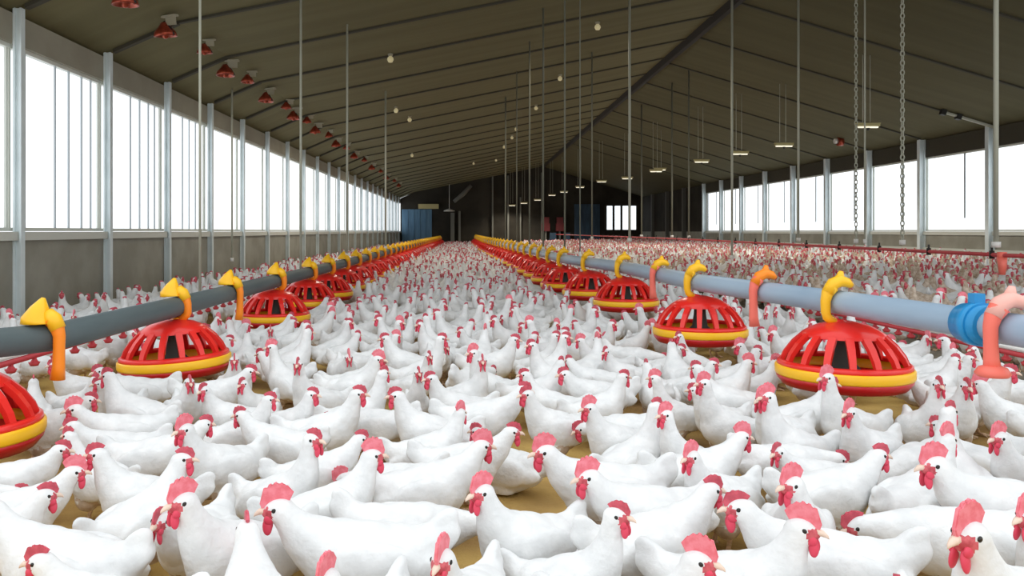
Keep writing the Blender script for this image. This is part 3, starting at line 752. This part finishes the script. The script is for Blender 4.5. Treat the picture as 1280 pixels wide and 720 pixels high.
# let no two birds touch
from mathutils.bvhtree import BVHTree
def bvh_of(b):
    vs, fs, mi = B[b[4]]['low'][0]
    c, sn = math.cos(b[2])*b[3]*1.02, math.sin(b[2])*b[3]*1.02
    P = [(b[0]+v[0]*c-v[1]*sn, b[1]+v[0]*sn+v[1]*c, b[7]+v[2]*b[3]) for v in vs]
    return BVHTree.FromPolygons(P, [tuple(int(q) for q in f) for f in fs])
trees = [bvh_of(b) for b in birds]; gone = set()
for rnd in range(22):
    order = sorted(range(len(birds)), key=lambda i: birds[i][1]); moved = set(); hits = 0
    for ai in range(len(order)):
        i = order[ai]
        if i in gone: continue
        for bi in range(ai+1, len(order)):
            j = order[bi]
            if j in gone: continue
            a, b = birds[i], birds[j]
            if b[1]-a[1] > .6: break
            if (a[0]-b[0])**2+(a[1]-b[1])**2 > .36 or not trees[i].overlap(trees[j]): continue
            hits += 1
            if rnd >= 14 and not (a[6] and b[6]):
                gone.add(j if not b[6] else i)
                if i in gone: break
                continue
            dx, dy = a[0]-b[0], a[1]-b[1]; u = math.hypot(dx,dy)+1e-6; st = .007
            wa, wb = (1,1) if a[6] == b[6] else (.4,1.6) if a[6] else (1.6,.4)
            a[0] += dx/u*st*wa; a[1] += dy/u*st*wa; b[0] -= dx/u*st*wb; b[1] -= dy/u*st*wb
            moved.add(i); moved.add(j)
    for i in moved: trees[i] = bvh_of(birds[i])
    if not hits: break
print('birds dropped', len(gone), 'rounds', rnd, 'hits', hits)
birds = [b for i, b in enumerate(birds) if i not in gone]
# who shows largest
def head_px(b):
    hd = B[b[4]]['head']*b[3]; c, s = math.cos(b[2]), math.sin(b[2])
    x = b[0]+hd.x*c-hd.y*s; y = b[1]+hd.x*s+hd.y*c; z = b[7]+hd.z
    return VX+F*x/y, VY-F*(z-H)/y, y
def inview(b):
    u = VX+F*b[0]/b[1]; v = VY+F*(H-b[7]-.2)/b[1]
    hu, hv, _ = head_px(b)
    return -60 < hu < 1340 and hv < 735
cand = [b for b in birds if inview(b)]
cand.sort(key=lambda b: (0 if b[6] else 1, b[1]/b[3]))
ind = cand[:300]; idset = set(map(id, ind)); rest = [b for b in birds if id(b) not in idset]
print('near birds', len(birds), 'individual depth', max(b[1] for b in ind))
# labels
posew = {'alert':'with raised head','tall':'with neck stretched tall','walk':'walking with neck forward','low':'holding its head low','peck':'pecking downwards','sit':'sitting down'}
def facing(a):
    k = int(round(math.degrees(a)/45)) % 8
    return ['facing right','facing right-away','facing away','facing left-away','facing left','facing front-left','facing front','facing front-right'][k]
bands = {}
for b in ind:
    u, v, d = head_px(b)
    if v > 660: bd = 'along the bottom edge'
    elif v > 605: bd = 'in the second front band'
    elif v > 555: bd = 'in the third front band'
    elif v > 510: bd = 'in the fourth band, below the large feeders'
    else: bd = None
    th = 0 if u < 430 else 1 if u < 860 else 2
    bands.setdefault((bd, th), []).append((u, v, b))
LABEL = {}
for (bd, th), lst in bands.items():
    lst.sort(key=lambda t: t[0])
    for i, (u, v, b) in enumerate(lst):
        pw = posew[b[4][0]]; fc = facing(b[2]); tn = ('left','middle','right')[th]
        if bd:
            fcs = fc
            bs = {'along the bottom edge':'bottom row','in the second front band':'second row','in the third front band':'third row','in the fourth band, below the large feeders':'fourth row'}[bd]
            pwx = {'with raised head':'head raised','with neck stretched tall':'neck stretched','walking with neck forward':'neck forward','holding its head low':'head low','pecking downwards':'pecking','sitting down':'sitting'}[pw]
            LABEL[id(b)] = 'white chicken %s, %s, %s from left of %s, %s' % (fcs, pwx, ORD[min(i+1,30)], bs, tn)
        else:
            zone = ('around the left feeder row','between the two feeder rows','around and beyond the right feeder row')[0 if u < 400 else 1 if u < 800 else 2]
            if b[7] > .01: zone = 'on the deck beyond the blue pipe'
            LABEL[id(b)] = 'white chicken %s, %s, %s' % (fc, pw, zone)
GRP = 'white chickens standing on the litter'
for b in ind:
    x,y,a,s,k,big,hero,z = b; q = B[k]
    o = bpy.data.objects.new('chicken', q['mesh']); C.objects.link(o)
    o.location = (x,y,z); o.rotation_euler = (0,0,a); o.scale = (s,s,s)
    tag(o, LABEL[id(b)], 'chicken', GRP)
    parts = [('comb', COMBBIG if big else COMB),('beak', BEAK),('wattle', WAT[1]),('wattle', WAT[-1])]
    if y < 5.2: parts += [('eye', EYE[1]),('eye', EYE[-1])]
    for nme, me in parts:
        c = bpy.data.objects.new(nme, me); C.objects.link(c); c.parent = o; c.matrix_local = q['hm']
# the flock too many to count
far = [(b[0],b[1],b[7],b[2],b[3],b[4]) for b in rest]
def fill(x0, x1, y0, y1, sp, z):
    j = 0; y = y0
    while y < y1:
        x = x0 + (sp/2 if j%2 else 0)
        while x < x1:
            xx, yy = x+R.uniform(-.3,.3)*sp, y+R.uniform(-.3,.3)*sp
            u = VX+F*xx/yy
            if not blocked(xx, yy) and -150 < u < 1430:
                a = R.uniform(0,2*PI); sc = R.uniform(.88,1.1); k = R.choices(kl,kw2)[0]
                if abs(xx-5.5) < .0 and k[0] == 'tall': k = ('walk',0)
                if any(math.hypot(qx-px,qy-py) < .43 for qx,qy in ((xx-.18*math.cos(a),yy-.18*math.sin(a)),(xx+.17*math.cos(a),yy+.17*math.sin(a))) for px,py in PANS): continue
                if any(abs(xx+q*math.cos(a)-lx) < .14 for q in (-.15,-.05,.05,.2) for lx in (-2.32,3.19)): continue
                far.append((xx,yy,z if z == 0 else deck_z(xx),a,sc,k))
            x += sp
        y += sp*.87; j += 1
fill(XL+.3, PX0-.15, NEAR+.25, YE-1.2, .285, 0)
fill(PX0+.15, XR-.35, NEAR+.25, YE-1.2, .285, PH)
Vs, Fs, Ms, off = [], [], [], 0
for x,y,z,a,s,k in far:
    vs, fs, mi = B[k]['low'][0 if y < 13 else 1]
    c, sn = math.cos(a)*s, math.sin(a)*s
    w = np.empty_like(vs); w[:,0] = x+vs[:,0]*c-vs[:,1]*sn; w[:,1] = y+vs[:,0]*sn+vs[:,1]*c; w[:,2] = z+vs[:,2]*s
    Vs.append(w); Fs.append(fs+off); Ms.append(np.where(mi == 0, 2, mi) if (z > .01 and R.random() < .45) else mi); off += len(vs)  # a share of the deck birds takes the duller brown feather all over
V = np.concatenate(Vs); Fc = np.concatenate(Fs); Mi = np.concatenate(Ms)
me = bpy.data.meshes.new('chicken_flock'); me.vertices.add(len(V)); me.vertices.foreach_set('co', V.ravel())
me.loops.add(Fc.size); me.loops.foreach_set('vertex_index', Fc.ravel()); me.polygons.add(len(Fc))
me.polygons.foreach_set('loop_start', np.arange(len(Fc), dtype=np.int32)*3); me.polygons.foreach_set('material_index', Mi)
me.polygons.foreach_set('use_smooth', np.ones(len(Fc), dtype=bool))
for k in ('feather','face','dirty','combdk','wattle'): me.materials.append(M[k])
me.update(calc_edges=True); me.validate()
o = bpy.data.objects.new('chicken_flock', me); C.objects.link(o)
tag(o, 'dense flock of small white chickens filling the house into the distance', 'chickens', None, 'stuff')
print('flock', len(far), 'verts', len(V))

for X, d, z, q in lit:
    L = bpy.data.lights.new('strip_lamp', 'SPOT'); L.energy = 90; L.color = (1,.93,.80); L.spot_size = math.radians(165); L.spot_blend = .5; L.shadow_soft_size = .12
    lo = bpy.data.objects.new('strip_lamp', L); C.objects.link(lo); lo.location = (X, d, z)
for b in [c for c in C.objects if c.name.startswith('ceiling_bulb')]:
    L = bpy.data.lights.new('bulb_lamp', 'SPOT'); L.energy = 70; L.color = (1,.92,.78); L.spot_size = math.radians(165); L.spot_blend = .5; L.shadow_soft_size = .08
    lo = bpy.data.objects.new('bulb_lamp', L); C.objects.link(lo); lo.location = (b.location.x, b.location.y, b.location.z-.22)
# ------------------------------------------------------------------ light: overcast sky through windows and near end, left open and unroofed for light
w = bpy.data.worlds.new('world'); bpy.context.scene.world = w; w.use_nodes = True
w.node_tree.nodes['Background'].inputs[0].default_value = (.93,.97,1,1); w.node_tree.nodes['Background'].inputs[1].default_value = 1.0
s = bpy.context.scene
s.view_settings.view_transform = 'Standard'; s.view_settings.look = 'None'; s.view_settings.gamma = 1; s.view_settings.use_curve_mapping = False
s.view_settings.exposure = 0.68
s.cycles.max_bounces = 8; s.cycles.diffuse_bounces = 5; s.cycles.transparent_max_bounces = 12
s.cycles.use_denoising = True; s.cycles.sample_clamp_indirect = 8

import re
for o in C.objects:
    if 'label' in o and len(re.findall(r"[A-Za-z0-9']+", o['label'])) > 16: print('LONG', o['label'])
